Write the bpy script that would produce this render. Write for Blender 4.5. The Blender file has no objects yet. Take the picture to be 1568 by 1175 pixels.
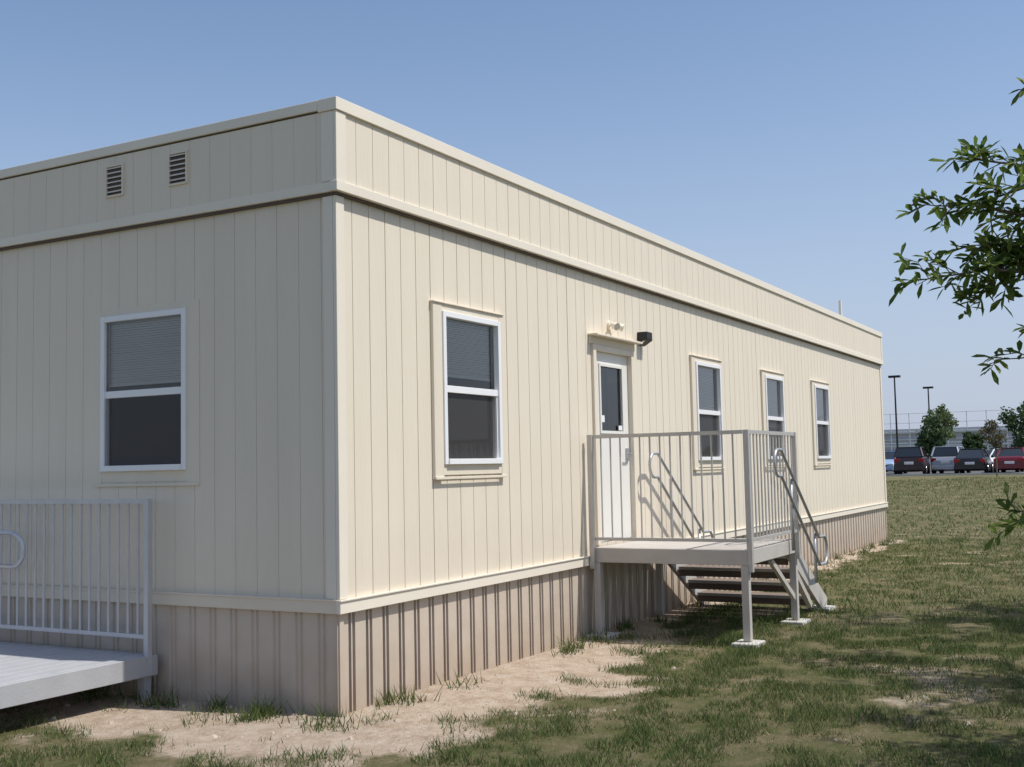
import bpy, math, random
import numpy as np
from mathutils import Vector, Matrix, noise
random.seed(7); np.random.seed(7)
S=bpy.context.scene
# ------------------------------------------------------------ helpers
def new_mat(name):
    m=bpy.data.materials.new(name); m.use_nodes=True
    nt=m.node_tree; b=nt.nodes['Principled BSDF']; return m,nt,b
def N(nt,t,**k):
    n=nt.nodes.new(t)
    for a,v in k.items(): setattr(n,a,v)
    return n
def surf(name,col,rough=.6,var=.12,scale=3.,bump=.1,bscale=60.,metal=0.,spec=.4,stretch=(1,1,1),dirt=None):
    m,nt,b=new_mat(name); L=nt.links
    tc=N(nt,'ShaderNodeNewGeometry'); mp=N(nt,'ShaderNodeMapping'); mp.inputs['Scale'].default_value=stretch
    L.new(tc.outputs['Position'],mp.inputs['Vector'])
    n=N(nt,'ShaderNodeTexNoise'); n.inputs['Scale'].default_value=scale; n.inputs['Detail'].default_value=6
    L.new(mp.outputs[0],n.inputs['Vector'])
    mix=N(nt,'ShaderNodeMix',data_type='RGBA')
    mix.inputs[6].default_value=(*[c*(1-var) for c in col],1); mix.inputs[7].default_value=(*[min(1,c*(1+var)) for c in col],1)
    L.new(n.outputs['Fac'],mix.inputs[0])
    out=mix.outputs[2]
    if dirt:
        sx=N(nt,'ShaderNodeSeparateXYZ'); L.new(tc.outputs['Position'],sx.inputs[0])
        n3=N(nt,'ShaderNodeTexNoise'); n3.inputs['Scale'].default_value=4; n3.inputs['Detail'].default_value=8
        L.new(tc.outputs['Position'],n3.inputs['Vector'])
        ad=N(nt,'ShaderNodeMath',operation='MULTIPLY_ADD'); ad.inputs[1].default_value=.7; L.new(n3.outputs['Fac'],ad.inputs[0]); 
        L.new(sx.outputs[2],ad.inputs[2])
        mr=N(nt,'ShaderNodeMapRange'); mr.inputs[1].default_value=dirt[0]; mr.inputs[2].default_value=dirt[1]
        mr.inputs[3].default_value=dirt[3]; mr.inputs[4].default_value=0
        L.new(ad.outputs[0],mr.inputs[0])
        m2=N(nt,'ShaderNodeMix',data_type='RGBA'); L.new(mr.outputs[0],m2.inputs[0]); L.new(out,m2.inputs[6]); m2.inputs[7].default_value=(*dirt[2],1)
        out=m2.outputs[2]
    L.new(out,b.inputs['Base Color'])
    b.inputs['Roughness'].default_value=rough; b.inputs['Metallic'].default_value=metal
    b.inputs['Specular IOR Level'].default_value=spec
    if bump:
        n2=N(nt,'ShaderNodeTexNoise'); n2.inputs['Scale'].default_value=bscale; n2.inputs['Detail'].default_value=5
        L.new(mp.outputs[0],n2.inputs['Vector'])
        bp=N(nt,'ShaderNodeBump'); bp.inputs['Strength'].default_value=bump; bp.inputs['Distance'].default_value=.01
        L.new(n2.outputs['Fac'],bp.inputs['Height']); L.new(bp.outputs[0],b.inputs['Normal'])
    return m
class MB:
    def __init__(s): s.v=[];s.f=[];s.m=[]
    def face(s,pts,mi=0):
        k=len(s.v); s.v+= [tuple(p) for p in pts]; s.f.append(tuple(range(k,k+len(pts)))); s.m.append(mi)
    def box(s,a,b,mi=0):
        x0,y0,z0=[min(a[i],b[i]) for i in range(3)]; x1,y1,z1=[max(a[i],b[i]) for i in range(3)]
        k=len(s.v)
        s.v+=[(x0,y0,z0),(x1,y0,z0),(x1,y1,z0),(x0,y1,z0),(x0,y0,z1),(x1,y0,z1),(x1,y1,z1),(x0,y1,z1)]
        for q in ((0,3,2,1),(4,5,6,7),(0,1,5,4),(1,2,6,5),(2,3,7,6),(3,0,4,7)):
            s.f.append(tuple(k+i for i in q)); s.m.append(mi)
    def beam(s,p,q,w,h,mi=0,up=(0,0,1)):
        p=Vector(p);q=Vector(q);d=(q-p).normalized();u=Vector(up)
        if abs(d.dot(u))>.98: u=Vector((1,0,0))
        r=d.cross(u).normalized()*w/2; u2=r.cross(d).normalized()*h/2
        k=len(s.v)
        for c in (p,q):
            for a,b in ((-1,-1),(1,-1),(1,1),(-1,1)): s.v.append(tuple(c+r*a+u2*b))
        for f in ((0,3,2,1),(4,5,6,7),(0,1,5,4),(1,2,6,5),(2,3,7,6),(3,0,4,7)):
            s.f.append(tuple(k+i for i in f)); s.m.append(mi)
    def tube(s,pts,r,mi=0,n=8):
        pts=[Vector(p) for p in pts]; rs=r if isinstance(r,(list,tuple)) else [r]*len(pts)
        k=len(s.v); prev=None
        for i,p in enumerate(pts):
            d=(pts[min(i+1,len(pts)-1)]-pts[max(i-1,0)]).normalized()
            if prev is None:
                a=Vector((0,0,1)) if abs(d.z)<.9 else Vector((1,0,0))
                u=d.cross(a).normalized()
            else: u=(prev-d*prev.dot(d)).normalized()
            prev=u; w=d.cross(u)
            for j in range(n):
                t=2*math.pi*j/n; s.v.append(tuple(p+(u*math.cos(t)+w*math.sin(t))*rs[i]))
        for i in range(len(pts)-1):
            for j in range(n):
                a=k+i*n+j;b=k+i*n+(j+1)%n
                s.f.append((a,b,b+n,a+n)); s.m.append(mi)
        s.f.append(tuple(k+j for j in reversed(range(n)))); s.m.append(mi)
        e=k+(len(pts)-1)*n; s.f.append(tuple(e+j for j in range(n))); s.m.append(mi)
    def obj(s,name,mats,parent=None,bevel=0,smooth=False,loc=None,rot=0):
        me=bpy.data.meshes.new(name); me.from_pydata(s.v,[],s.f)
        for m in mats: me.materials.append(m)
        me.polygons.foreach_set('material_index',s.m)
        if smooth: me.polygons.foreach_set('use_smooth',[True]*len(s.f))
        o=bpy.data.objects.new(name,me); S.collection.objects.link(o)
        if parent: o.parent=parent
        if loc is not None: o.location=loc
        o.rotation_euler[2]=rot
        if bevel:
            md=o.modifiers.new('bevel','BEVEL'); md.width=bevel; md.segments=2; md.limit_method='ANGLE'
        return o
def empty(name,loc=(0,0,0),rot=0):
    e=bpy.data.objects.new(name,None); S.collection.objects.link(e); e.location=loc; e.rotation_euler[2]=rot; return e
def sstep(a,b,x):
    t=max(0,min(1,(x-a)/(b-a))); return t*t*(3-2*t)

# ------------------------------------------------------------ camera
cx,cy,cz,yaw,pit,rol,f=-6.4327,-4.9913,1.6836,0.5091,0.0723,-0.0212,1766.03
F=Vector((math.cos(yaw)*math.cos(pit),math.sin(yaw)*math.cos(pit),math.sin(pit)))
R=Vector((math.sin(yaw),-math.cos(yaw),0)); U=R.cross(F)
R2=math.cos(rol)*R+math.sin(rol)*U; U2=-math.sin(rol)*R+math.cos(rol)*U
cd=bpy.data.cameras.new('camera'); cam=bpy.data.objects.new('camera',cd); S.collection.objects.link(cam)
M=Matrix((( R2.x,U2.x,-F.x,cx),(R2.y,U2.y,-F.y,cy),(R2.z,U2.z,-F.z,cz),(0,0,0,1)))
cam.matrix_world=M; cd.sensor_width=36; cd.lens=f/1568*36; cd.clip_end=5000; cd.clip_start=.05
S.camera=cam
Fh=Vector((math.cos(yaw),math.sin(yaw),0))
def LD(lat,dep,z=0): return Vector((cx,cy,0))+Fh*dep+R*lat+Vector((0,0,z))

# ------------------------------------------------------------ light
sd=Vector((.11,-.48,.87)).normalized()
el=math.asin(sd.z); az=math.atan2(sd.x,sd.y)
sl=bpy.data.lights.new('sun','SUN'); sl.energy=4.5; sl.angle=math.radians(.53); sl.color=(1,.965,.90)
so=bpy.data.objects.new('sun',sl); S.collection.objects.link(so); so.rotation_euler=sd.to_track_quat('Z','Y').to_euler()
W=bpy.data.worlds.new('World'); S.world=W; W.use_nodes=True
nt=W.node_tree; bg=nt.nodes['Background']
sky=N(nt,'ShaderNodeTexSky'); sky.sky_type='NISHITA'; sky.sun_disc=False
sky.sun_elevation=el; sky.sun_rotation=az; sky.dust_density=1.2; sky.ozone_density=2.6; sky.air_density=1.0
tc=N(nt,'ShaderNodeTexCoord'); sp=N(nt,'ShaderNodeSeparateXYZ'); nt.links.new(tc.outputs['Generated'],sp.inputs[0])
hz=N(nt,'ShaderNodeMapRange',interpolation_type='SMOOTHSTEP'); hz.inputs[1].default_value=-.08; hz.inputs[2].default_value=.40; hz.inputs[3].default_value=.9; hz.inputs[4].default_value=.03
nt.links.new(sp.outputs[2],hz.inputs[0])
hm=N(nt,'ShaderNodeMix',data_type='RGBA'); nt.links.new(hz.outputs[0],hm.inputs[0]); nt.links.new(sky.outputs[0],hm.inputs[6]); hm.inputs[7].default_value=(3.35,3.8,4.95,1)
nt.links.new(hm.outputs[2],bg.inputs[0]); bg.inputs[1].default_value=.145
S.view_settings.view_transform='Standard'; S.view_settings.look='None'; S.view_settings.exposure=0

# ------------------------------------------------------------ materials
siding=surf('siding_paint',(.725,.65,.53),rough=.6,var=.06,scale=1.6,bump=.35,bscale=14,stretch=(3,3,.25),dirt=(.9,1.7,(.54,.46,.36),.28))
trimm=surf('trim_paint',(.765,.70,.59),rough=.55,var=.06,scale=2,bump=.08,bscale=40)
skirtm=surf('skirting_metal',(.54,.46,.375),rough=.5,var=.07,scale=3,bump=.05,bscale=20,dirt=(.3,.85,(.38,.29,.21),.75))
skirtg=surf('skirting_groove_shade',(.22,.165,.14),rough=.7,var=.1,bump=0)  # recessed groove faces coloured darker to paint in their shade
vinyl=surf('white_vinyl',(.80,.80,.80),rough=.35,var=.03,bump=0)
doorm=surf('door_paint',(.74,.72,.67),rough=.4,var=.03,bump=0)
railm=surf('rail_aluminium',(.50,.48,.455),rough=.42,var=.12,scale=8,bump=.05,metal=.3)
rail2=surf('ramp_rail_aluminium',(.54,.54,.55),rough=.4,var=.12,scale=8,bump=.05,metal=.3)
deckm=surf('deck_paint',(.47,.435,.395),rough=.6,var=.15,scale=5,bump=.2)
deck2=surf('ramp_deck_aluminium',(.45,.455,.47),rough=.5,var=.14,scale=5,bump=.2,metal=.2)
galv=surf('galvanised_pipe',(.45,.46,.48),rough=.4,var=.15,metal=.6,bump=0)
brownw=surf('brown_timber',(.17,.125,.10),rough=.8,var=.3,bump=.3)
gapbrown=surf('dark_gap_brown',(.10,.075,.06),rough=.6,var=.1,bump=0)  # dark brown for the painted shadow line under the fascia, and vent backing
conc=surf('concrete',(.50,.48,.44),rough=.9,var=.15,scale=9,bump=.4)
black=surf('black_metal',(.02,.02,.022),rough=.5,var=.1,bump=0)
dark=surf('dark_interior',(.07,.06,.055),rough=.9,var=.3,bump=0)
blind=surf('blind_slats',(.80,.78,.75),rough=.6,var=.05,bump=0)
roofm=surf('roof_membrane',(.35,.34,.33),rough=.9,var=.15,bump=.2)
gm,nt,b=new_mat('window_glass'); nt.nodes.remove(b)
tr=N(nt,'ShaderNodeBsdfTransparent'); tr.inputs[0].default_value=(.86,.86,.85,1)
gl=N(nt,'ShaderNodeBsdfGlossy'); gl.inputs['Roughness'].default_value=.02
fr=N(nt,'ShaderNodeFresnel'); fr.inputs[0].default_value=1.5
ma=N(nt,'ShaderNodeMath',operation='MULTIPLY_ADD'); ma.inputs[1].default_value=1.5; ma.inputs[2].default_value=.01
mx=N(nt,'ShaderNodeMixShader'); nt.links.new(fr.outputs[0],ma.inputs[0]); nt.links.new(ma.outputs[0],mx.inputs[0])
nt.links.new(tr.outputs[0],mx.inputs[1]); nt.links.new(gl.outputs[0],mx.inputs[2]); nt.links.new(mx.outputs[0],nt.nodes['Material Output'].inputs[0])
glass=gm
gm,nt,b=new_mat('insect_screen'); b.inputs['Base Color'].default_value=(.075,.07,.068,1); b.inputs['Roughness'].default_value=.8
tr=N(nt,'ShaderNodeBsdfTransparent'); mx=N(nt,'ShaderNodeMixShader'); mx.inputs[0].default_value=.45
nt.links.new(tr.outputs[0],mx.inputs[1]); nt.links.new(b.outputs[0],mx.inputs[2]); nt.links.new(mx.outputs[0],nt.nodes['Material Output'].inputs[0])
screen=gm

# ------------------------------------------------------------ building
BL,BWd,H,ZT,ZS1,ZS2=18.29,8.6,4.32,3.65,.794,.698
bld=empty('portable_classroom_building')
def P(face,u,d,z): return (u,-d,z) if face=='R' else (-d,u,z)
def fbox(mb,face,u0,u1,d0,d1,z0,z1,mi=0): mb.box(P(face,u0,d0,z0),P(face,u1,d1,z1),mi)
def fquad(mb,face,u0,u1,z0,z1,d,mi=0):
    q=[P(face,u0,d,z0),P(face,u1,d,z0),P(face,u1,d,z1),P(face,u0,d,z1)]
    mb.face(q if face=='R' else q[::-1],mi)
def grooved(mb,face,u0,u1,z0,z1,start,pitch,gw,gd,d=0,openings=(),mi=0):
    bps={u0,u1}; g=start; grooves=[]; k=0
    while g<u1:
        w=gw*(1.5 if k%6==5 else 1.)*(.85+.3*((k*7)%5)/4)
        if g>u0+.02 and g+w<u1-.02: grooves.append((g,g+w)); bps|={g,g+w}
        g+=pitch; k+=1
    for o in openings: bps|={o[0],o[1]}
    bps=sorted(bps)
    def cut(segs,mid):
        for o in openings:
            if o[0]<mid<o[1]:
                ns=[]
                for s,e in segs:
                    if o[2]>s: ns.append((s,min(e,o[2])))
                    if o[3]<e: ns.append((max(s,o[3]),e))
                segs=ns
        return segs
    for a,c in zip(bps[:-1],bps[1:]):
        mid=(a+c)/2
        dd=d-gd if any(x<mid<y for x,y in grooves) else d
        for s,e in cut([(z0,z1)],mid): fquad(mb,face,a,c,s,e,dd,mi)
    for x,y in grooves:
        for s,e in cut([(z0,z1)],x+1e-4):
            for q in (x,y): mb.face([P(face,q,d-gd,s),P(face,q,d,s),P(face,q,d,e),P(face,q,d-gd,e)],mi)
wins=[('R',1.195),('R',7.005),('R',9.90),('R',12.67),('L',1.30)]
WZ0,WZ1=1.715,2.95
WA,WC=.13,1.055
opR=[(t+WA,t+WC,WZ0,WZ1) for fc,t in wins if fc=='R']+[(4.22,5.16,.9,2.88)]
opL=[(t+WA,t+WC,WZ0,WZ1) for fc,t in wins if fc=='L']
mb=MB()
grooved(mb,'R',0,BL,ZS1,ZT,.185,.2032,.008,.0065,0,opR)
grooved(mb,'L',0,BWd,ZS1,ZT,.13,.2032,.005,.0035,0,opL)
mb.face([(BL,0,ZS1),(BL,BWd,ZS1),(BL,BWd,ZT),(BL,0,ZT)]); mb.face([(0,BWd,ZS1),(BL,BWd,ZS1),(BL,BWd,ZT),(0,BWd,ZT)])
mb.obj('siding_walls',[siding],bld)
mb=MB()
grooved(mb,'R',-.045,BL+.045,ZT+.07,H-.09,.185,.2032,.006,.004,.045)
grooved(mb,'L',-.045,BWd+.045,ZT+.07,H-.09,.13,.2032,.004,.0025,.045)
mb.face([(BL+.045,-.045,ZT),(BL+.045,BWd,ZT),(BL+.045,BWd,H-.05),(BL+.045,-.045,H-.05)])
mb.face([(0,BWd+.045,ZT),(BL,BWd+.045,ZT),(BL,BWd+.045,H-.05),(0,BWd+.045,H-.05)])
mb.obj('parapet_fascia',[siding],bld)
mb=MB()
mb.box((-.064,-.064,ZT),(BL+.062,.0,ZT+.072)); mb.box((-.05,.003,ZT),(-.0,BWd+.06,ZT+.072))
mb.box((-.066,-.066,H-.092),(BL+.066,.1,H)); mb.box((-.060,.103,H-.075),(.1,BWd+.06,H))
mb.box((BL-.1,.103,H-.09),(BL+.066,BWd+.06,H)); mb.box((.1,BWd-.1,H-.09),(BL-.1,BWd+.06,H))
mb.box((-.055,-.055,ZT+.074),(.06,-.03,H-.094)); mb.box((-.055,-.029,ZT+.074),(-.03,.08,H-.094))
mb.box((BL-.05,-.055,ZT+.074),(BL+.055,-.03,H-.094))
mb.box((-.02,-.02,ZS1+.002),(.075,.01,ZT-.022)); mb.box((-.02,.012,ZS1+.002),(.01,.1,ZT-.022))
mb.box((BL-.08,-.02,ZS1+.002),(BL+.02,.01,ZT-.022))
mb.box((-.035,-.035,ZS2),(BL+.03,.0,ZS1)); 
mb.box((-.045,-.045,ZS1-.012),(BL+.04,-.037,ZS1+.004))
mb.obj('trim_boards',[trimm],bld,bevel=.004)
mb=MB(); mb.box((-.024,.002,ZS2),(0,BWd,ZS1)); mb.box((-.032,.002,ZS1-.012),(-.026,BWd,ZS1+.003)); mb.obj('belt_board',[siding],bld,bevel=.003)
mb=MB(); mb.box((-.03,-.03,ZT-.02),(BL+.03,.0,ZT-.001)); mb.box((-.03,.002,ZT-.02),(0,BWd,ZT-.001)); mb.obj('shadow_line_strip',[gapbrown],bld)  # thin dark strip added as a painted shadow line below the fascia band
mb=MB(); mb.box((.1,.1,H-.12),(BL-.1,BWd-.1,H-.06)); mb.obj('roof',[roofm],bld)
def skirt(mb,face,u0,u1,gd,gm):
    u=u0; prof=[(0,0),(.125,0),(.131,-gd),(.150,-gd),(.156,0),(.170,0),(.176,-gd),(.195,-gd),(.2032,0)]
    while u<u1:
        for i,((a,d0),(c,d1)) in enumerate(zip(prof[:-1],prof[1:])):
            if u+a>=u1: break
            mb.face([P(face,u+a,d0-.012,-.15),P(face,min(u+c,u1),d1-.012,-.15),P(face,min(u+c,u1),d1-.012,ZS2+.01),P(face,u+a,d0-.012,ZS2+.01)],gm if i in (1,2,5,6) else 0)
        u+=.2032
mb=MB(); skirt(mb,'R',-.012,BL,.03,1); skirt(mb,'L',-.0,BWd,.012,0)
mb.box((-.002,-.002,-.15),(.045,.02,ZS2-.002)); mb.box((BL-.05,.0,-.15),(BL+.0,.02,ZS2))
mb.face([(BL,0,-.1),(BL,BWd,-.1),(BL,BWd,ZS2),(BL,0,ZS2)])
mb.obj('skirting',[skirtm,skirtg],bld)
def window(face,t,k):
    fr=MB(); a,c=t+WA,t+WC; zm=(WZ0+WZ1)/2-.01
    ca=MB(); pr=.03 if face=='R' else .006
    top,bot=3.008,1.6
    fbox(ca,face,t,a,0,pr,bot,top); fbox(ca,face,c,t+1.12,0,pr,bot,top)
    fbox(ca,face,a,c,0,pr-.003,WZ1,top); fbox(ca,face,a,c,0,pr-.003,bot+.03,WZ0)
    fbox(ca,face,t,t+1.12,pr,pr+.010,bot-.004,bot+.018)
    if face=='R': fbox(ca,face,t-.008,t+1.128,0,pr+.012,top,top+.012)
    ca.obj('window_casing_%d'%k,[siding],bld,bevel=.003)
    w=.045; d0,d1=-.04,pr+.014
    fbox(fr,face,a,a+w,d0,d1,WZ0,WZ1); fbox(fr,face,c-w,c,d0,d1,WZ0,WZ1)
    fbox(fr,face,a+w,c-w,d0,d1-.002,WZ1-w,WZ1); fbox(fr,face,a+w,c-w,d0,d1+.012,WZ0,WZ0+w)
    fbox(fr,face,a+w,c-w,d0,d1-.014,zm-.028,zm+.028)
    fbox(fr,face,a+w,a+w+.018,d0,d1-.02,WZ0+w,zm-.028); fbox(fr,face,c-w-.018,c-w,d0,d1-.02,WZ0+w,zm-.028)
    fr.obj('window_frame_%d'%k,[vinyl],bld,bevel=.003)
    g=MB(); fquad(g,face,a+w,c-w,zm+.028,WZ1-w,-.005); fquad(g,face,a+w,c-w,WZ0+w,zm-.028,-.02)
    g.obj('window_glass_%d'%k,[glass],bld)
    sc=MB(); fquad(sc,face,a+w,c-w,WZ0+w,zm-.028,.004); sc.obj('insect_screen_%d'%k,[screen],bld)
    bl=MB(); z=WZ1-.04
    zend={1:zm+.12,2:zm,3:zm-.1,4:zm,5:zm+.09}[k]
    while z>zend:
        dz=random.uniform(-.001,.001)
        bl.face([P(face,a+.02,-.058,z+dz),P(face,c-.02,-.058,z-dz),P(face,c-.02,-.048,z-.0195-dz),P(face,a+.02,-.048,z-.0195+dz)]); z-=.0195
    fbox(bl,face,a+.02,c-.02,-.065,-.045,z-.012,z)
    bl.obj('window_blind_%d'%k,[blind],bld)
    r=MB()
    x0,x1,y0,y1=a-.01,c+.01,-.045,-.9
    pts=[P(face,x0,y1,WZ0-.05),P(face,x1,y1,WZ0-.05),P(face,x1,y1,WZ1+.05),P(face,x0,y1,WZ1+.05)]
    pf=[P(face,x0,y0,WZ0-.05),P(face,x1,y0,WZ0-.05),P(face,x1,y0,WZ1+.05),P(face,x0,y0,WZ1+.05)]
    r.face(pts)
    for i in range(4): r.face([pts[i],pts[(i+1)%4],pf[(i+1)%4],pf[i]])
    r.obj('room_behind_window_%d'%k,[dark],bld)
for k,(fc,t) in enumerate(wins): window(fc,t,k+1)
# door
mb=MB()
for a,c in ((4.17,4.24),(5.14,5.21)): fbox(mb,'R',a,c,-.06,.03,.88,2.92)
fbox(mb,'R',4.24,5.14,-.06,.028,2.86,2.92)
fbox(mb,'R',4.10,5.28,0,.11,3.00,3.02); fbox(mb,'R',4.12,5.26,0,.02,2.922,2.998)
mb.obj('door_frame',[siding],bld,bevel=.003)
mb=MB(); D=-.025
for a,c,z0,z1 in ((4.243,4.41,.9,2.857),(4.97,5.137,.9,2.857),(4.41,4.97,.9,2.03),(4.41,4.97,2.72,2.857)): fbox(mb,'R',a,c,D-.03,D,z0,z1)
for a,c,z0,z1 in ((4.39,4.42,2.01,2.74),(4.96,4.99,2.01,2.74),(4.42,4.96,2.01,2.04),(4.42,4.96,2.71,2.74)): fbox(mb,'R',a,c,D,D+.015,z0,z1)
mb.obj('door_panel',[doorm],bld,bevel=.002)
mb=MB(); fquad(mb,'R',4.41,4.97,2.03,2.72,-.04); mb.obj('door_glass',[glass],bld)
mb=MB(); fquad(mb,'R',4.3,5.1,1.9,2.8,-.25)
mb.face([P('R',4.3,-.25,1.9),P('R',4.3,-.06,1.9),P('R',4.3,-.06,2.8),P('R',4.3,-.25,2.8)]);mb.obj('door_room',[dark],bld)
mb=MB(); fbox(mb,'R',4.86,4.95,D+.0,D+.006,2.05,2.10); fbox(mb,'R',4.45,4.53,D-.012,D-.006,2.13,2.2); mb.obj('door_notices',[vinyl],bld)
mb=MB(); fbox(mb,'R',5.03,5.09,D,D+.02,1.72,1.86); mb.tube([P('R',5.06,D+.02,1.80),P('R',5.06,D+.06,1.80),P('R',4.95,D+.06,1.80)],.01); mb.obj('door_handle',[galv],bld)
mb=MB(); mb.tube([P('R',4.63,0,3.15),P('R',4.63,.025,3.15)],.05,n=16)
for s in (-1,1):
    mb.tube([P('R',4.63+s*.02,.02,3.15),P('R',4.63+s*.05,.055,3.155)],.01)
    mb.tube([P('R',4.63+s*.05,.05,3.155),P('R',4.63+s*.06,.08,3.145),P('R',4.63+s*.08,.13,3.12)],[.02,.028,.042],n=14)
mb.obj('twin_flood_lamp',[trimm],bld,smooth=False)
mb=MB(); fbox(mb,'R',5.38,5.54,0,.12,3.06,3.15)
mb.face([P('R',5.38,.12,3.06),P('R',5.54,.12,3.06),P('R',5.54,.02,3.0),P('R',5.38,.02,3.0)]); mb.obj('wall_pack_light',[black],bld,bevel=.008)
mb=MB()
for y in (1.47,2.16):
    z=4.03
    fbox(mb,'L',y-.10,y-.085,.045,.062,z-.13,z+.13);fbox(mb,'L',y+.085,y+.10,.045,.062,z-.13,z+.13)
    fbox(mb,'L',y-.085,y+.085,.045,.06,z+.115,z+.13);fbox(mb,'L',y-.085,y+.085,.045,.06,z-.13,z-.115)
    fquad(mb,'L',y-.085,y+.085,z-.115,z+.115,.047,1)
    for i in range(6):
        zz=z-.095+i*.038
        mb.face([P('L',y-.085,.062,zz),P('L',y+.085,.062,zz),P('L',y+.085,.05,zz+.016),P('L',y-.085,.05,zz+.016)],0)
mb.obj('louvre_vents',[siding,gapbrown],bld)
mb=MB(); mb.tube([(16.3,.3,4.2),(16.3,.3,4.80)],.03,n=12); mb.obj('vent_pipe',[trimm],bld)

# ------------------------------------------------------------ right access deck
def baluster_run(mb,p,q,z0,z1,sp=.105,r=.009,post=True):
    p=Vector((*p,0));q=Vector((*q,0));n=max(1,round((q-p).length/sp))
    for i in range(1,n):
        c=p.lerp(q,i/n); mb.tube([c+Vector((0,0,z0)),c+Vector((0,0,z1))],r,n=6)
    mb.beam(p+Vector((0,0,z0)),q+Vector((0,0,z0)),.03,.03); mb.beam(p+Vector((0,0,z1)),q+Vector((0,0,z1)),.038,.035)
X0,X1,YO,DZ=3.97,5.62,-1.63,.87
dk=empty('entrance_deck_with_stairs')
mb=MB()
mb.box((X0,YO,DZ-.14),(X0+.05,-.06,DZ)); mb.box((X1-.05,YO,DZ-.14),(X1,-.06,DZ)); mb.box((X0+.052,YO,DZ-.14),(X1-.052,YO+.05,DZ-.003)); mb.box((X0+.052,-.11,DZ-.14),(X1-.052,-.06,DZ-.003))
n=11
for i in range(n):
    a=X0+.055+i*(X1-X0-.11)/n; mb.box((a,YO+.055,DZ-.04),(a+(X1-X0-.11)/n-.008,-.115,DZ+.003))
mb.obj('platform',[deckm],dk,bevel=.004)
mb=MB(); RT=1.965
for x,y,zb in ((X0+.03,YO+.03,.04),(X1-.03,YO+.03,.04),(X0+.03,-.1,.02),(X1-.03,-.1,.02)):
    pw=.07
    mb.box((x-pw/2,y-pw/2-.0,zb),(x+pw/2,y+pw/2,DZ-.142))
mb.obj('support_legs',[deckm],dk,bevel=.004)
mb=MB()
for x,y in ((X0+.03,YO-.02),(X1-.03,YO-.02),(X0-.02,-.07)): mb.box((x-.025,y-.025,DZ-.2),(x+.025,y+.025,RT+.02))
baluster_run(mb,(X0-.0,-.07),(X0-.0,YO),DZ+.09,RT)
baluster_run(mb,(X0+.03,YO-.02),(X1-.03,YO-.02),DZ+.09,RT)
mb.obj('deck_railing',[railm],dk)
mb=MB(); nst=4; rise=DZ/5; run=.29
SX=X1
for i in range(nst):
    z=DZ-(i+1)*rise; x=SX+i*run+.01
    mb.box((x,YO+.1,z-.035),(x+.27,-.2,z)); mb.box((x,YO+.1,z-.10),(x+.02,-.2,z-.037))
    mb.box((x-.012,YO+.1,z-.03),(x-.002,-.2,z+.004),1)
mb.obj('stair_treads',[brownw,railm],dk)
mb=MB()
for y in (YO+.06,-.16):
    mb.beam((SX-.02,y,DZ-.12),(SX+nst*run+.12,y,.03),.045,.2)
mb.beam((SX-.05,YO+.03,.55),(SX+.55,YO+.03,.12),.05,.06)
mb.beam((X0+.9,YO+.06,DZ-.16),(X1-.03,YO+.03,.25),.04,.05)
mb.obj('stair_stringers',[deckm],dk)
mb=MB()
for y,xs,xe in ((YO-.07,SX-.80,SX+.75),(-.14,SX-.2,SX+nst*run+.25)):
    zs=1.80; ze=.85
    top=[(xs,y,zs),(xs+.12,y,zs),(xe-.1,y,ze),(xe+.1,y,ze)]
    low=[(xs,y,zs-.26),(xs+.10,y,zs-.26),(xe-.1,y,ze-.3),(xe+.1,y,ze-.3)]
    lp=[(xs-math.sin(math.pi*i/10)*.12,y,zs-.13+math.cos(math.pi*i/10)*.13) for i in range(11)]
    le=[(xe+.1+math.sin(math.pi*i/10)*.12,y,ze-.15+math.cos(math.pi*i/10)*.15) for i in range(11)]
    mb.tube([*reversed(top)]+lp[1:-1]+low+[*reversed(le)][1:-1]+[top[-1]],.017,n=8)
    for t in (.3,.95):
        px=xs+.15+(xe-xs-.25)*t; pz=zs-(zs-ze)*t
        mb.tube([(px,y+.03,max(0,DZ-.1-max(0,px-SX)*.7)),(px,y+.03,pz)],.018,n=8)
mb.obj('stair_handrails',[galv],dk,smooth=True)
mb=MB()
for x,y in ((X0+.03,YO+.03),(X1-.03,YO+.03),(X0+.03,-.14),(SX+nst*run+.0,YO+.06)): mb.box((x-.15,y-.12,-.04),(x+.15,y+.12,.035))
mb.obj('footing_pads',[conc],dk,bevel=.01)

# ------------------------------------------------------------ left ramp landing
rp=empty('wheelchair_ramp_landing')
mb=MB(); z=.335; ya,yb=1.66,6.2; xa,xb=-.07,-1.75
mb.box((xa,ya,z-.15),(xb,ya+.05,z)); mb.box((xa,ya+.052,z-.15),(xa-.05,yb,z)); mb.box((xb,ya+.052,z-.15),(xb+.05,yb,z))
y=ya+.055
while y<yb: mb.box((xa-.055,y,z-.04),(xb+.055,y+.130,z+.003)); y+=.143
mb.obj('platform',[deck2],rp,bevel=.004)
mb=MB()
for x,y in ((xa-.05,ya+.09),(xb+.05,ya+.09),(xa-.05,4.),(xb+.05,4.)): mb.box((x-.035,y-.035,-.02),(x+.035,y+.035,z-.152))
mb.obj('support_legs',[deck2],rp)
mb=MB()
baluster_run(mb,(-.15,ya+.02),(-.15,yb),z+.14,1.485,sp=.105,r=.0105)
for y in (ya+.02,4.5,6.1): mb.box((-.15-.022,y-.022,z-.14),(-.15+.022,y+.022,1.50))
mb.obj('ramp_railing',[rail2],rp)
mb=MB()
yy=3.0
pts=[(-.24,5.9,1.24),(-.24,yy+.1,1.24)]+[(-.24,yy+.1-math.sin(math.pi*i/10)*.13,1.10+math.cos(math.pi*i/10)*.13) for i in range(11)]+[(-.24,yy+.1,.97),(-.24,5.9,.97)]
mb.tube(pts,.018,n=8)
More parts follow.
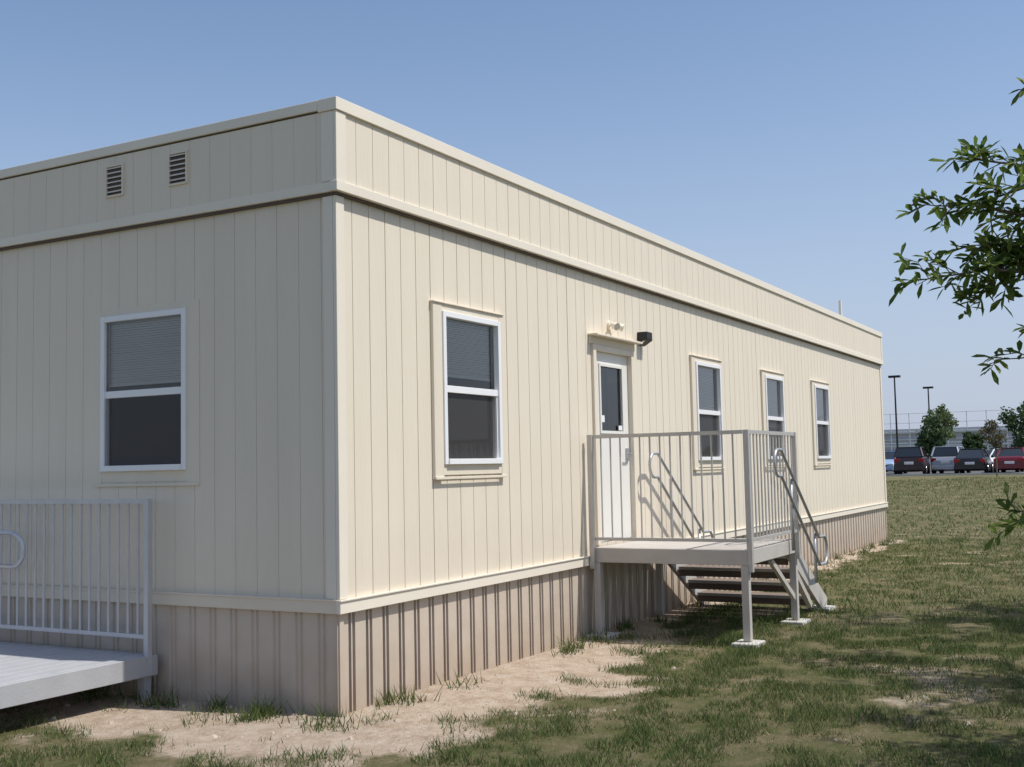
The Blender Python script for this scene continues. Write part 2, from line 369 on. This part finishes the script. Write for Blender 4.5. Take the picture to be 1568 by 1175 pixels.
for y_ in (3.4,4.6,5.8): mb.tube([(-.24,y_,1.24),(-.16,y_,1.2)],.01); mb.tube([(-.24,y_,.97),(-.16,y_,.95)],.01)
mb.obj('ramp_handrail',[rail2],rp,smooth=True)

# ------------------------------------------------------------ ground
def gz(x,y):
    return .7*sstep(20,56,x)+ .018*noise.noise(Vector((x*.5,y*.5,0)))*(1-sstep(20,40,abs(x)+abs(y)))
def bdist(x,y):
    dx=max(-x,0,x-BL); dy=max(-y,0,y-BWd); return math.hypot(dx,dy)
def bare(x,y):
    d=bdist(x,y)
    w=1.3 if math.hypot(x,y)<2.5 else 1.3-.9*sstep(2.5,6,math.hypot(x,y))
    n=noise.noise(Vector((x*1.1,y*1.1,3)))*.5+noise.noise(Vector((x*3.1,y*3.1,7)))*.45
    a=1-sstep(w*.3,w*1.45,d+n*w*1.2)
    n2=noise.noise(Vector((x*.7+4,y*.7,9)))+.8*noise.noise(Vector((x*2.3,y*2.3,1)))
    b=sstep(.1,.8,n2)*.5*(1-sstep(7,14,d))
    return max(a,b)
def axis(lo,hi,st,far):
    a=list(np.arange(lo,hi,st)); 
    v=hi;s=st
    while v<far: a.append(v); s*=1.25; v+=s
    a.append(far); v=lo;s=st; pre=[]
    while v>-far: s*=1.25; v-=s; pre.append(max(v,-far))
    return sorted(set(pre+a))
xs=axis(-6,22,.13,2500); ys=axis(-13,3.5,.13,2500)
verts=[];bv=[]
for x in xs:
    for y in ys:
        verts.append((x,y,gz(x,y))); bv.append(bare(x,y) if abs(x)<60 and abs(y)<60 else .0)
ny=len(ys); faces=[(i*ny+j,(i+1)*ny+j,(i+1)*ny+j+1,i*ny+j+1) for i in range(len(xs)-1) for j in range(ny-1)]
me=bpy.data.meshes.new('ground'); me.from_pydata(verts,[],faces)
at=me.attributes.new('bare','FLOAT','POINT'); at.data.foreach_set('value',bv)
me.polygons.foreach_set('use_smooth',[True]*len(faces))
gr=bpy.data.objects.new('ground',me); S.collection.objects.link(gr)
m,nt,b=new_mat('soil_and_turf'); Lk=nt.links
geo=N(nt,'ShaderNodeNewGeometry'); att=N(nt,'ShaderNodeAttribute'); att.attribute_name='bare'
def nz(sc,det=8,rough=.6):
    n=N(nt,'ShaderNodeTexNoise'); n.inputs['Scale'].default_value=sc; n.inputs['Detail'].default_value=det; n.inputs['Roughness'].default_value=rough
    Lk.new(geo.outputs['Position'],n.inputs['Vector']); return n
def ramp(src,stops):
    r=N(nt,'ShaderNodeValToRGB'); e=r.color_ramp.elements
    e[0].position=stops[0][0]; e[0].color=(*stops[0][1],1); e[1].position=stops[-1][0]; e[1].color=(*stops[-1][1],1)
    for p_,c_ in stops[1:-1]:
        q=e.new(p_); q.color=(*c_,1)
    Lk.new(src,r.inputs[0]); return r
turf=ramp(nz(1.6,13,.85).outputs[0],[(.32,(.055,.07,.028)),(.45,(.11,.115,.045)),(.55,(.19,.16,.09)),(.68,(.33,.26,.18))])
soil=ramp(nz(5,10,.75).outputs[0],[(.3,(.36,.26,.185)),(.5,(.53,.42,.32)),(.7,(.64,.55,.45))])
n9=nz(11,6,.7); a1=N(nt,'ShaderNodeMath',operation='MULTIPLY_ADD'); a1.inputs[1].default_value=1.2; Lk.new(n9.outputs[0],a1.inputs[0])
a0=N(nt,'ShaderNodeMath',operation='MULTIPLY_ADD'); a0.inputs[1].default_value=1.6;a0.inputs[2].default_value=-.85; Lk.new(att.outputs['Fac'],a0.inputs[0]); Lk.new(a0.outputs[0],a1.inputs[2])
mr=N(nt,'ShaderNodeMapRange'); mr.inputs[1].default_value=.25; mr.inputs[2].default_value=.75; Lk.new(a1.outputs[0],mr.inputs[0])
mm=N(nt,'ShaderNodeMix',data_type='RGBA'); Lk.new(mr.outputs[0],mm.inputs[0]); Lk.new(turf.outputs[0],mm.inputs[6]); Lk.new(soil.outputs[0],mm.inputs[7])
Lk.new(mm.outputs[2],b.inputs['Base Color']); b.inputs['Roughness'].default_value=.95; b.inputs['Specular IOR Level'].default_value=.1
bp=N(nt,'ShaderNodeBump'); bp.inputs['Strength'].default_value=.9; bp.inputs['Distance'].default_value=.06; Lk.new(nz(14,10,.75).outputs[0],bp.inputs['Height']); Lk.new(bp.outputs[0],b.inputs['Normal'])
me.materials.append(m)

def blade_mat(name,stops,transl=.35):
    m,nt,b=new_mat(name); L=nt.links
    at=N(nt,'ShaderNodeAttribute'); at.attribute_name='rnd'
    r=N(nt,'ShaderNodeValToRGB'); e=r.color_ramp.elements
    e[0].position=stops[0][0]; e[0].color=(*stops[0][1],1); e[1].position=stops[-1][0]; e[1].color=(*stops[-1][1],1)
    for p_,c_ in stops[1:-1]: q=e.new(p_); q.color=(*c_,1)
    L.new(at.outputs['Fac'],r.inputs[0]); L.new(r.outputs[0],b.inputs['Base Color']); b.inputs['Roughness'].default_value=.6; b.inputs['Specular IOR Level'].default_value=.25
    t=N(nt,'ShaderNodeBsdfTranslucent'); L.new(r.outputs[0],t.inputs[0]); mx=N(nt,'ShaderNodeMixShader'); mx.inputs[0].default_value=transl
    L.new(b.outputs[0],mx.inputs[1]); L.new(t.outputs[0],mx.inputs[2]); L.new(mx.outputs[0],nt.nodes['Material Output'].inputs[0])
    return m
gmat=blade_mat('grass_blades',[(0,(.05,.085,.02)),(.35,(.10,.145,.04)),(.6,(.17,.18,.07)),(.8,(.29,.25,.15)),(1,(.44,.37,.26))],.3)
V=[];RN=[]
def blade(x,y,h,w,rn):
    z=gz(x,y)-.004; a=random.uniform(0,6.283); ca,sa=math.cos(a),math.sin(a)
    le=random.uniform(.2,1.)*h; b_=random.uniform(0,6.283)
    V.extend((x-ca*w,y-sa*w,z, x+ca*w,y+sa*w,z, x+math.cos(b_)*le,y+math.sin(b_)*le,z+h)); RN.extend((rn,rn,rn))
def scatter(n,d0,d1,h0,h1,w,thr):
    for _ in range(n):
        dep=math.sqrt(random.uniform(d0*d0,d1*d1)); lat=random.uniform(-.5,.5)*dep
        p=LD(lat,dep); x,y=p.x,p.y
        if bdist(x,y)<=.02: continue
        bb=bare(x,y)
        cl=noise.noise(Vector((x*2.6,y*2.6,20)))+.6*noise.noise(Vector((x*8,y*8,2)))
        if random.random()<bb*1.25 or cl<thr-random.random()*.35: continue
        dry=.5+.5*noise.noise(Vector((x*.8,y*.8,11)))
        rn=min(1,max(0,random.gauss(.21+.36*dry-.22*cl,.22)))
        blade(x,y,random.uniform(h0,h1)*(1+.9*cl),w*random.uniform(.6,1.3),rn)
scatter(230000,5.5,12,.02,.055,.0035,.06)
scatter(130000,12,24,.03,.065,.006,-.03)
scatter(80000,24,55,.04,.08,.012,-.15)
for _ in range(100):
    if random.random()<.55: c=(random.uniform(-.5,18),-random.uniform(.03,.25))
    elif random.random()<.5: c=(-random.uniform(.05,.3),random.uniform(0,3.5))
    else: c=(random.uniform(3.8,7.2),-random.uniform(.5,1.9))
    n=random.randint(10,60); s=random.uniform(.04,.16)
    for _ in range(n):
        x=c[0]+random.gauss(0,s*.8); y=c[1]+random.gauss(0,s*.5)
        if bdist(x,y)<=.01: continue
        blade(x,y,random.uniform(.03,.16),.005,random.uniform(0,.6))
for _ in range(80):
    cxx,cyy=random.uniform(-2.2,6),random.uniform(-2.2,3)
    if bdist(cxx,cyy)<.25: continue
    for _ in range(random.randint(15,90)): blade(cxx+random.gauss(0,.08),cyy+random.gauss(0,.08),random.uniform(.03,.09),.004,random.uniform(0,.7))
nv=len(V)//3; nf=nv//3
me=bpy.data.meshes.new('grass'); me.vertices.add(nv); me.vertices.foreach_set('co',V)
me.loops.add(nv); me.loops.foreach_set('vertex_index',np.arange(nv,dtype=np.int32)); me.polygons.add(nf)
me.polygons.foreach_set('loop_start',np.arange(0,nv,3,dtype=np.int32)); 
me.update(calc_edges=True); at=me.attributes.new('rnd','FLOAT','POINT'); at.data.foreach_set('value',RN); me.materials.append(gmat)
o=bpy.data.objects.new('grass',me); S.collection.objects.link(o)
mb=MB()
for _ in range(900):
    if random.random()<.8: x,y=random.uniform(-2.3,6.5),random.uniform(-1.9,2.6)
    else:
        p=LD(random.uniform(-3,4),random.uniform(6.5,13)); x,y=p.x,p.y
    if bdist(x,y)<.04 or bare(x,y)<.3: continue
    s=random.choice([.004,.005,.006,.008,.01,.012,.014,.024]) ; k=len(mb.v); z=gz(x,y)
    pts=[]
    for j in range(5): a=j*1.257+random.uniform(-.3,.3); pts.append((x+math.cos(a)*s*random.uniform(.7,1.4),y+math.sin(a)*s*random.uniform(.7,1.4),z-.002))
    tp=[(x+(p_[0]-x)*.55,y+(p_[1]-y)*.55,z+s*random.uniform(.4,.8)) for p_ in pts]
    for j in range(5): mb.face([pts[j],pts[(j+1)%5],tp[(j+1)%5],tp[j]])
    mb.face(tp)
stone=surf('pale_stone',(.44,.36,.28),rough=.9,var=.3,scale=30,bump=.2)
mb.obj('stones',[stone])

# ------------------------------------------------------------ trees
leafm=blade_mat('oak_leaves',[(0,(.05,.10,.02)),(.5,(.12,.18,.04)),(1,(.24,.29,.07))],.5)
barkm=surf('bark',(.16,.13,.10),rough=.9,var=.3,scale=20,bump=.6,bscale=30)
def leaf(LV,LF,LR,p,d,ln,wd,rn):
    d=d.normalized(); s=d.cross(Vector((random.gauss(0,.5),random.gauss(0,.5),1))).normalized(); n=s.cross(d)
    k=len(LV)
    for t,w,h in ((0,0,0),(.35,.38,.12),(.72,.5,.14),(1,0,0),(.72,-.5,.14),(.35,-.38,.12)):
        LV.append(tuple(p+d*(ln*t)+s*(w*wd)+n*(h*wd)-Vector((0,0,.12*ln*t*t))))
    LF.append((k,k+1,k+2,k+3)); LF.append((k,k+3,k+4,k+5)); LR.extend([rn]*6)
def leaf_obj(name,LV,LF,LR,mat,parent):
    me=bpy.data.meshes.new(name); me.from_pydata(LV,[],LF); at=me.attributes.new('rnd','FLOAT','POINT'); at.data.foreach_set('value',LR)
    me.materials.append(mat); o=bpy.data.objects.new(name,me); S.collection.objects.link(o); o.parent=parent; return o
def near_tree(name,loc,limbs,crown,ntw,seed,spread=.3,lscale=1.):
    random.seed(seed)
    e=empty(name,loc,math.atan2(R.y,R.x))
    mb=MB(); LV=[];LF=[];LR=[]
    cxr,cyr,czc,rx,rz=crown
    th=czc-.2
    mb.tube([(0,0,-.1),(.02,0,.8),(cxr*.3-.02,.02+cyr*.3,th*.6),(cxr*.8,cyr*.8,th)],[.075,.06,.05,.03],n=10)
    def twig(base,d,ln,nl):
        d=d.normalized(); end=base+d*ln+Vector((0,0,-.03)); mid=(base+end)/2+Vector((random.gauss(0,.02),random.gauss(0,.02),.02))
        mb.tube([base,mid,end],[.0032,.0025,.0013],n=4)
        for i in range(nl):
            t=((i+1)/nl)**.7; p=(base.lerp(mid,t*2) if t<.5 else mid.lerp(end,t*2-1))
            ld=d*.6+Vector((random.gauss(0,.7),random.gauss(0,.7),random.gauss(0.0,.55)))
            leaf(LV,LF,LR,p,ld,lscale*random.uniform(.055,.105),lscale*random.uniform(.022,.034),min(1,max(0,random.gauss(.5,.25))))
    for pts,dens in limbs:
        pts=[Vector(p) for p in pts]; n=len(pts)
        mb.tube(pts,[.013*(1-i/(n-1))+.0035 for i in range(n)],n=6)
        for i in range(n-1):
            seg=pts[i+1]-pts[i]
            k=int(seg.length*dens)+1
            for j in range(k):
                b0=pts[i].lerp(pts[i+1],(j+random.random())/k)
                twig(b0,seg.normalized()*.8+Vector((random.gauss(0,.6),random.gauss(0,.8),random.gauss(.12,.65))),random.uniform(.08,spread),random.randint(7,14))
        twig(pts[-1],pts[-1]-pts[-2],.14,12)
    cs=[]
    for _ in range(26):
        u=Vector((random.gauss(0,1),random.gauss(0,1),random.gauss(0,1))).normalized()*random.uniform(.45,1)
        tip=Vector((cxr+u.x*rx,cyr+u.y*rx,czc+u.z*rz)); st=Vector((cxr*.6,cyr*.6,max(1.3,tip.z-.9)))
        mid=st.lerp(tip,.5)+Vector((0,0,.12)); mb.tube([st,mid,tip],[.022,.014,.006],n=5); cs.append((st,mid,tip))
    for _ in range(ntw):
        st,mid,tip=random.choice(cs); t=random.uniform(.35,1); b0=mid.lerp(tip,t) if random.random()<.7 else st.lerp(mid,random.uniform(.5,1))
        b0=b0+Vector((random.gauss(0,.14),random.gauss(0,.14),random.gauss(0,.14)))
        twig(b0,Vector((random.gauss(0,1),random.gauss(0,1),random.gauss(.1,.7))),random.uniform(.15,.35),random.randint(6,12))
    mb.obj('trunk_and_branches',[barkm],e,smooth=True)
    leaf_obj('leaves',LV,LF,LR,leafm,e)
TL,TD=4.35,5.6
def q(l,z,d=0): return (l-TL,d,z)
limbs=[
 ([q(4.3,2.0),q(3.4,2.42,.1),q(2.7,2.58,.05),q(2.35,2.60,0),q(2.02,2.55,-.05)],22),
 ([q(3.4,2.42,.1),q(2.9,2.78,.1),q(2.55,2.86),q(2.3,2.92),q(2.12,2.92)],22),
 ([q(4.3,2.3),q(3.4,2.86,-.2),q(2.75,3.04,-.1),q(2.5,3.12),q(2.30,3.15)],26),
 ([q(3.4,2.42,.1),q(2.8,2.66,.2),q(2.5,2.64,.1),q(2.36,2.52,.1)],34),
 ([q(3.4,2.6,.1),q(2.8,2.86,-.2),q(2.5,2.98,-.1),q(2.35,2.93,-.1)],30),
 ([q(4.3,2.1),q(3.3,2.5,.1),q(2.75,2.74,.1),q(2.35,2.74,.1)],30),
 ([q(4.3,1.8),q(3.3,2.08,-.2),q(2.75,2.20,-.1),q(2.48,2.16)],11),
 ([q(4.3,1.5),q(3.3,1.55,0),q(2.75,1.42,0),q(2.45,1.36)],22),
 ([q(4.3,3.0),q(3.3,3.5,0),q(2.95,3.56,0),q(2.70,3.54)],7),
]
near_tree('oak_tree',LD(TL,TD),limbs,(.45,0,3.3,1.25,1.2),330,11,spread=.22)
near_tree('oak_tree.001',LD(6.6,7.7),[],(.1,0,5.6,1.9,1.5),430,12,lscale=1.2)
near_tree('oak_tree.002',LD(8.4,11.2),[],(0,0,6.0,2.3,1.7),520,14,lscale=1.3)
near_tree('oak_tree.003',LD(3.2,4.3),[],(-1.5,.3,6.0,1.5,1.0),330,13,lscale=1.2)

def far_tree(name,x,y,h,r,base,seed,mat,n=2600,leafs=.16,trunk=.12,flat=1.):
    random.seed(seed); z0=gz(x,y); e=empty(name,(x,y,z0))
    mb=MB(); mb.tube([(0,0,-.2),(.05,0,base),(0,.05,h*.75)],[trunk,trunk*.8,trunk*.3],n=7)
    LV=[];LF=[];LR=[]; cl=[]
    for i in range(34):
        u=Vector((random.gauss(0,1),random.gauss(0,1),random.gauss(0,1))).normalized()*random.uniform(.35,.92)
        c=Vector((u.x*r,u.y*r,base+(h-base)*(.5+.5*u.z*flat))); k=1-.45*max(0,u.z); c.x*=k; c.y*=k
        cl.append((c,r*random.uniform(.18,.36))); mb.tube([(0,0,min(c.z,h*.6)*.8),tuple(c)],[trunk*.3,trunk*.1],n=4)
    for _ in range(n):
        c,cr=random.choice(cl); u=Vector((random.gauss(0,1),random.gauss(0,1),random.gauss(0,.8))).normalized()*cr*random.uniform(.5,1.15)
        p=c+u; a=Vector((random.gauss(0,1),random.gauss(0,1),random.gauss(0,1))).normalized(); b_=a.cross(Vector((random.random(),random.random(),random.random()))).normalized()
        s=leafs*random.uniform(.5,1.2); k=len(LV); LV.extend([tuple(p-a*s),tuple(p+b_*s*.6),tuple(p+a*s),tuple(p-b_*s*.6)]); LF.append((k,k+1,k+2,k+3))
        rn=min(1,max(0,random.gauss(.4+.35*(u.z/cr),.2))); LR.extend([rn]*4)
    mb.obj('trunk_and_limbs',[barkm],e); leaf_obj('foliage',LV,LF,LR,mat,e)
fm_dark=blade_mat('foliage_dark',[(0,(.04,.075,.03)),(.5,(.08,.125,.05)),(1,(.14,.19,.08))],.3)
fm_light=blade_mat('foliage_light',[(0,(.08,.12,.05)),(.5,(.14,.19,.08)),(1,(.21,.26,.11))],.35)
fm_brown=blade_mat('foliage_brownish',[(0,(.07,.07,.04)),(.5,(.12,.11,.06)),(1,(.18,.16,.09))],.35)
far_tree('shade_tree',93.3,11.2,4.6,1.75,.8,21,fm_dark)
far_tree('shade_tree.001',97.5,8.6,3.2,1.1,.6,22,fm_dark)
far_tree('shade_tree.002',96.5,4.3,5.8,2.5,.9,23,fm_dark,n=3600)
far_tree('slender_tree',120,14.6,7.1,1.7,2.5,24,fm_light,n=1500)
far_tree('young_tree',55.6,2.1,3.0,.85,1.3,25,fm_brown,n=1000,leafs=.07,trunk=.04)
random.seed(5); LV=[];LF=[];LR=[]
for _ in range(16000):
    y=random.uniform(-260,330); hh=3.5+3*noise.noise(Vector((y*.03,0,0)))+2*noise.noise(Vector((y*.12,5,0)))
    p=Vector((330+random.uniform(-6,6),y,.7+random.random()**.7*max(2,hh)))
    a=Vector((random.gauss(0,1),random.gauss(0,1),random.gauss(0,1))).normalized(); b_=a.cross(Vector((random.random(),random.random(),random.random()))).normalized()
    s=random.uniform(.6,1.5); k=len(LV); LV.extend([tuple(p-a*s),tuple(p+b_*s*.7),tuple(p+a*s),tuple(p-b_*s*.7)]); LF.append((k,k+1,k+2,k+3)); LR.extend([random.random()]*4)
leaf_obj('distant_tree_line',LV,LF,LR,fm_dark,None)

# ------------------------------------------------------------ parking lot and cars
asph=surf('asphalt',(.10,.10,.10),rough=.9,var=.2,scale=2,bump=.3)
mb=MB(); mb.box((62.0,-60,.5),(104,60,.712)); mb.obj('parking_lot',[asph])
mb=MB(); mb.box((61.8,-60,.5),(61.98,60,.80)); mb.obj('kerb',[conc])
mb=MB()
for i in range(-18,20):
    for x in (62.4,81.): mb.face([(x,i*2.7+.6,.716),(x+5,i*2.7+.6,.716),(x+5,i*2.7+.72,.716),(x,i*2.7+.72,.716)])
mb.obj('parking_bay_markings',[vinyl])
tyre=surf('tyre_rubber',(.02,.02,.02),rough=.9,var=.2,bump=0)
rim=surf('wheel_rim',(.5,.5,.5),rough=.3,metal=.8,var=.1,bump=0)
redl=surf('tail_lamp',(.35,.01,.01),rough=.2,var=.1,bump=0)
headl=surf('head_lamp',(.7,.7,.7),rough=.15,var=.05,bump=0)
cglass=surf('car_glass',(.02,.025,.03),rough=.08,var=.05,bump=0,spec=.8)
def car(x,y,rot,col,kind='sedan'):
    m=surf('car_paint',col,rough=.25,var=.04,bump=0,spec=.6)
    mb=MB(); k=1.0 if kind=='sedan' else 1.12
    st=[(-2.28,.42,.72,.74),(-2.2,.26,.92,.84),(-1.6,.2,1.0,.9),(-.6,.2,.98,.91),(.6,.2,.98,.91),(1.1,.2,.95,.9),(1.9,.22,.82,.86),(2.2,.26,.7,.78),(2.28,.4,.6,.66)]
    ring=[]
    for sx,zb,zt,w in st:
        zt*=k; k0=len(mb.v); zm=(zb+zt)/2
        for yy,zz in ((-w*.94,zb),(-w,zm),(-w*.95,zt-.1),(-w*.82,zt),(w*.82,zt),(w*.95,zt-.1),(w,zm),(w*.94,zb)): mb.v.append((sx,yy,zz))
        ring.append(k0)
    for a,c in zip(ring[:-1],ring[1:]):
        for j in range(8): mb.f.append((a+j,a+(j+1)%8,c+(j+1)%8,c+j)); mb.m.append(0)
    mb.f.append(tuple(ring[0]+j for j in range(8))); mb.m.append(0); mb.f.append(tuple(ring[-1]+j for j in reversed(range(8)))); mb.m.append(0)
    if kind=='sedan': base=(-1.75,1.05,.95,.76); rf=(-1.05,.25,1.43,.58)
    else: base=(-2.15,1.1,1.08,.80); rf=(-1.85,.3,1.62,.66)
    b0,b1,bz,bw=base; r0,r1,rz,rw=rf
    B=[(b0,-bw,bz),(b1,-bw,bz),(b1,bw,bz),(b0,bw,bz)]; T=[(r0,-rw,rz),(r1,-rw,rz),(r1,rw,rz),(r0,rw,rz)]
    for i in range(4): mb.face([B[i],B[(i+1)%4],T[(i+1)%4],T[i]],1)
    mb.box((r0-.02,-rw-.02,rz),(r1+.02,rw+.02,rz+.05),0)
    for i in range(4): mb.beam(B[i],T[i],.09,.06,0)
    for s in (-1,1): mb.beam(((b0+b1)/2,s*bw*1.0,bz),((r0+r1)/2,s*rw*1.02,rz),.07,.04,0); mb.box((b1-.25,s*.88,bz-.02),(b1-.08,s*1.02,bz+.12),0)
    for sx in (-1.4,1.4):
        for s in (-1,1):
            mb.tube([(sx,s*.70,.33),(sx,s*.915,.33)],.33,2,n=20); mb.tube([(sx,s*.9,.33),(sx,s*.925,.33)],.2,3,n=12)
    for s in (-1,1):
        mb.box((-2.27,s*.52,.66*k),(-2.17,s*.84,.86*k),4); mb.box((2.12,s*.42,.55*k),(2.27,s*.76,.68*k),5)
    mb.box((-2.34,-.8,.3),(-2.2,.8,.5),0); mb.box((-2.3,-.26,.56*k),(-2.26,.26,.7*k),5)
    mb.box((2.2,-.75,.28),(2.33,.75,.46),0); mb.box((2.24,-.4,.5),(2.29,.4,.6),2)
    mb.obj('parked_car' ,[m,cglass,tyre,rim,redl,headl],None,bevel=.02,loc=(x,y,.712),rot=rot)
car(66.8,8.15,.10,(.03,.016,.018),'suv')
car(69.5,6.30,.0,(.42,.46,.52),'suv')
car(66.6,4.60,.03,(.012,.012,.015),'sedan')
car(66.4,2.35,-.02,(.15,.014,.025),'sedan')
car(71,10.4,math.pi,(.3,.42,.6),'sedan')
car(71.5,3.4,math.pi,(.7,.7,.7),'sedan')
car(66.4,-.4,.0,(.3,.3,.32),'sedan')
for i,(yy,c,kd) in enumerate([(14.2,(.05,.1,.2),'sedan'),(11.4,(.6,.6,.62),'suv'),(8.7,(.06,.12,.25),'suv'),(6.0,(.35,.36,.38),'sedan'),(3.3,(.08,.14,.28),'sedan'),(.6,(.5,.5,.5),'suv'),(-2.2,(.1,.02,.02),'sedan')]):
    car(84.,yy,math.pi if i%2 else 0,c,kd)
def lamp(x,y,top):
    z0=gz(x,y); mb=MB(); mb.tube([(x,y,z0),(x,y,top)],[.11,.07],n=8); mb.box((x-.2,y-.55,top-.05),(x+.25,y+.55,top+.16)); mb.tube([(x,y,z0),(x,y,z0+.7)],.25,1,n=12)
    mb.obj('parking_lot_lamp',[black,conc])
lamp(110.6,17.3,9.7); lamp(132,17.7,9.7)
farw=surf('far_wall',(.40,.42,.46),rough=.8,var=.08,bump=0)
farr=surf('far_roof',(.60,.62,.66),rough=.7,var=.06,bump=0)
mb=MB(); mb.box((210,-40,.6),(240,110,6.2),0); mb.box((209.6,-40.4,6.2),(240.4,110.4,7.0),1)
for i in range(24): mb.box((209.9,-36+i*6,1.6),(209.96,-33.4+i*6,3.2),2)
mb.box((209.9,-40,3.8),(209.97,110,4.1),1); mb.box((209.9,-40,5.0),(209.97,110,5.2),1)
mb.obj('distant_warehouse',[farw,farr,dark])
mb=MB()
for i in range(60):
    y=-40+i*2.5; mb.tube([(160,y,.6),(160,y,8.0)],.05,n=5)
for z in (2.2,3.8,5.4,6.6,7.9): mb.tube([(160,-40,z),(160,108,z)],.035,n=5)
mb.obj('tall_pipe_fence',[farr])
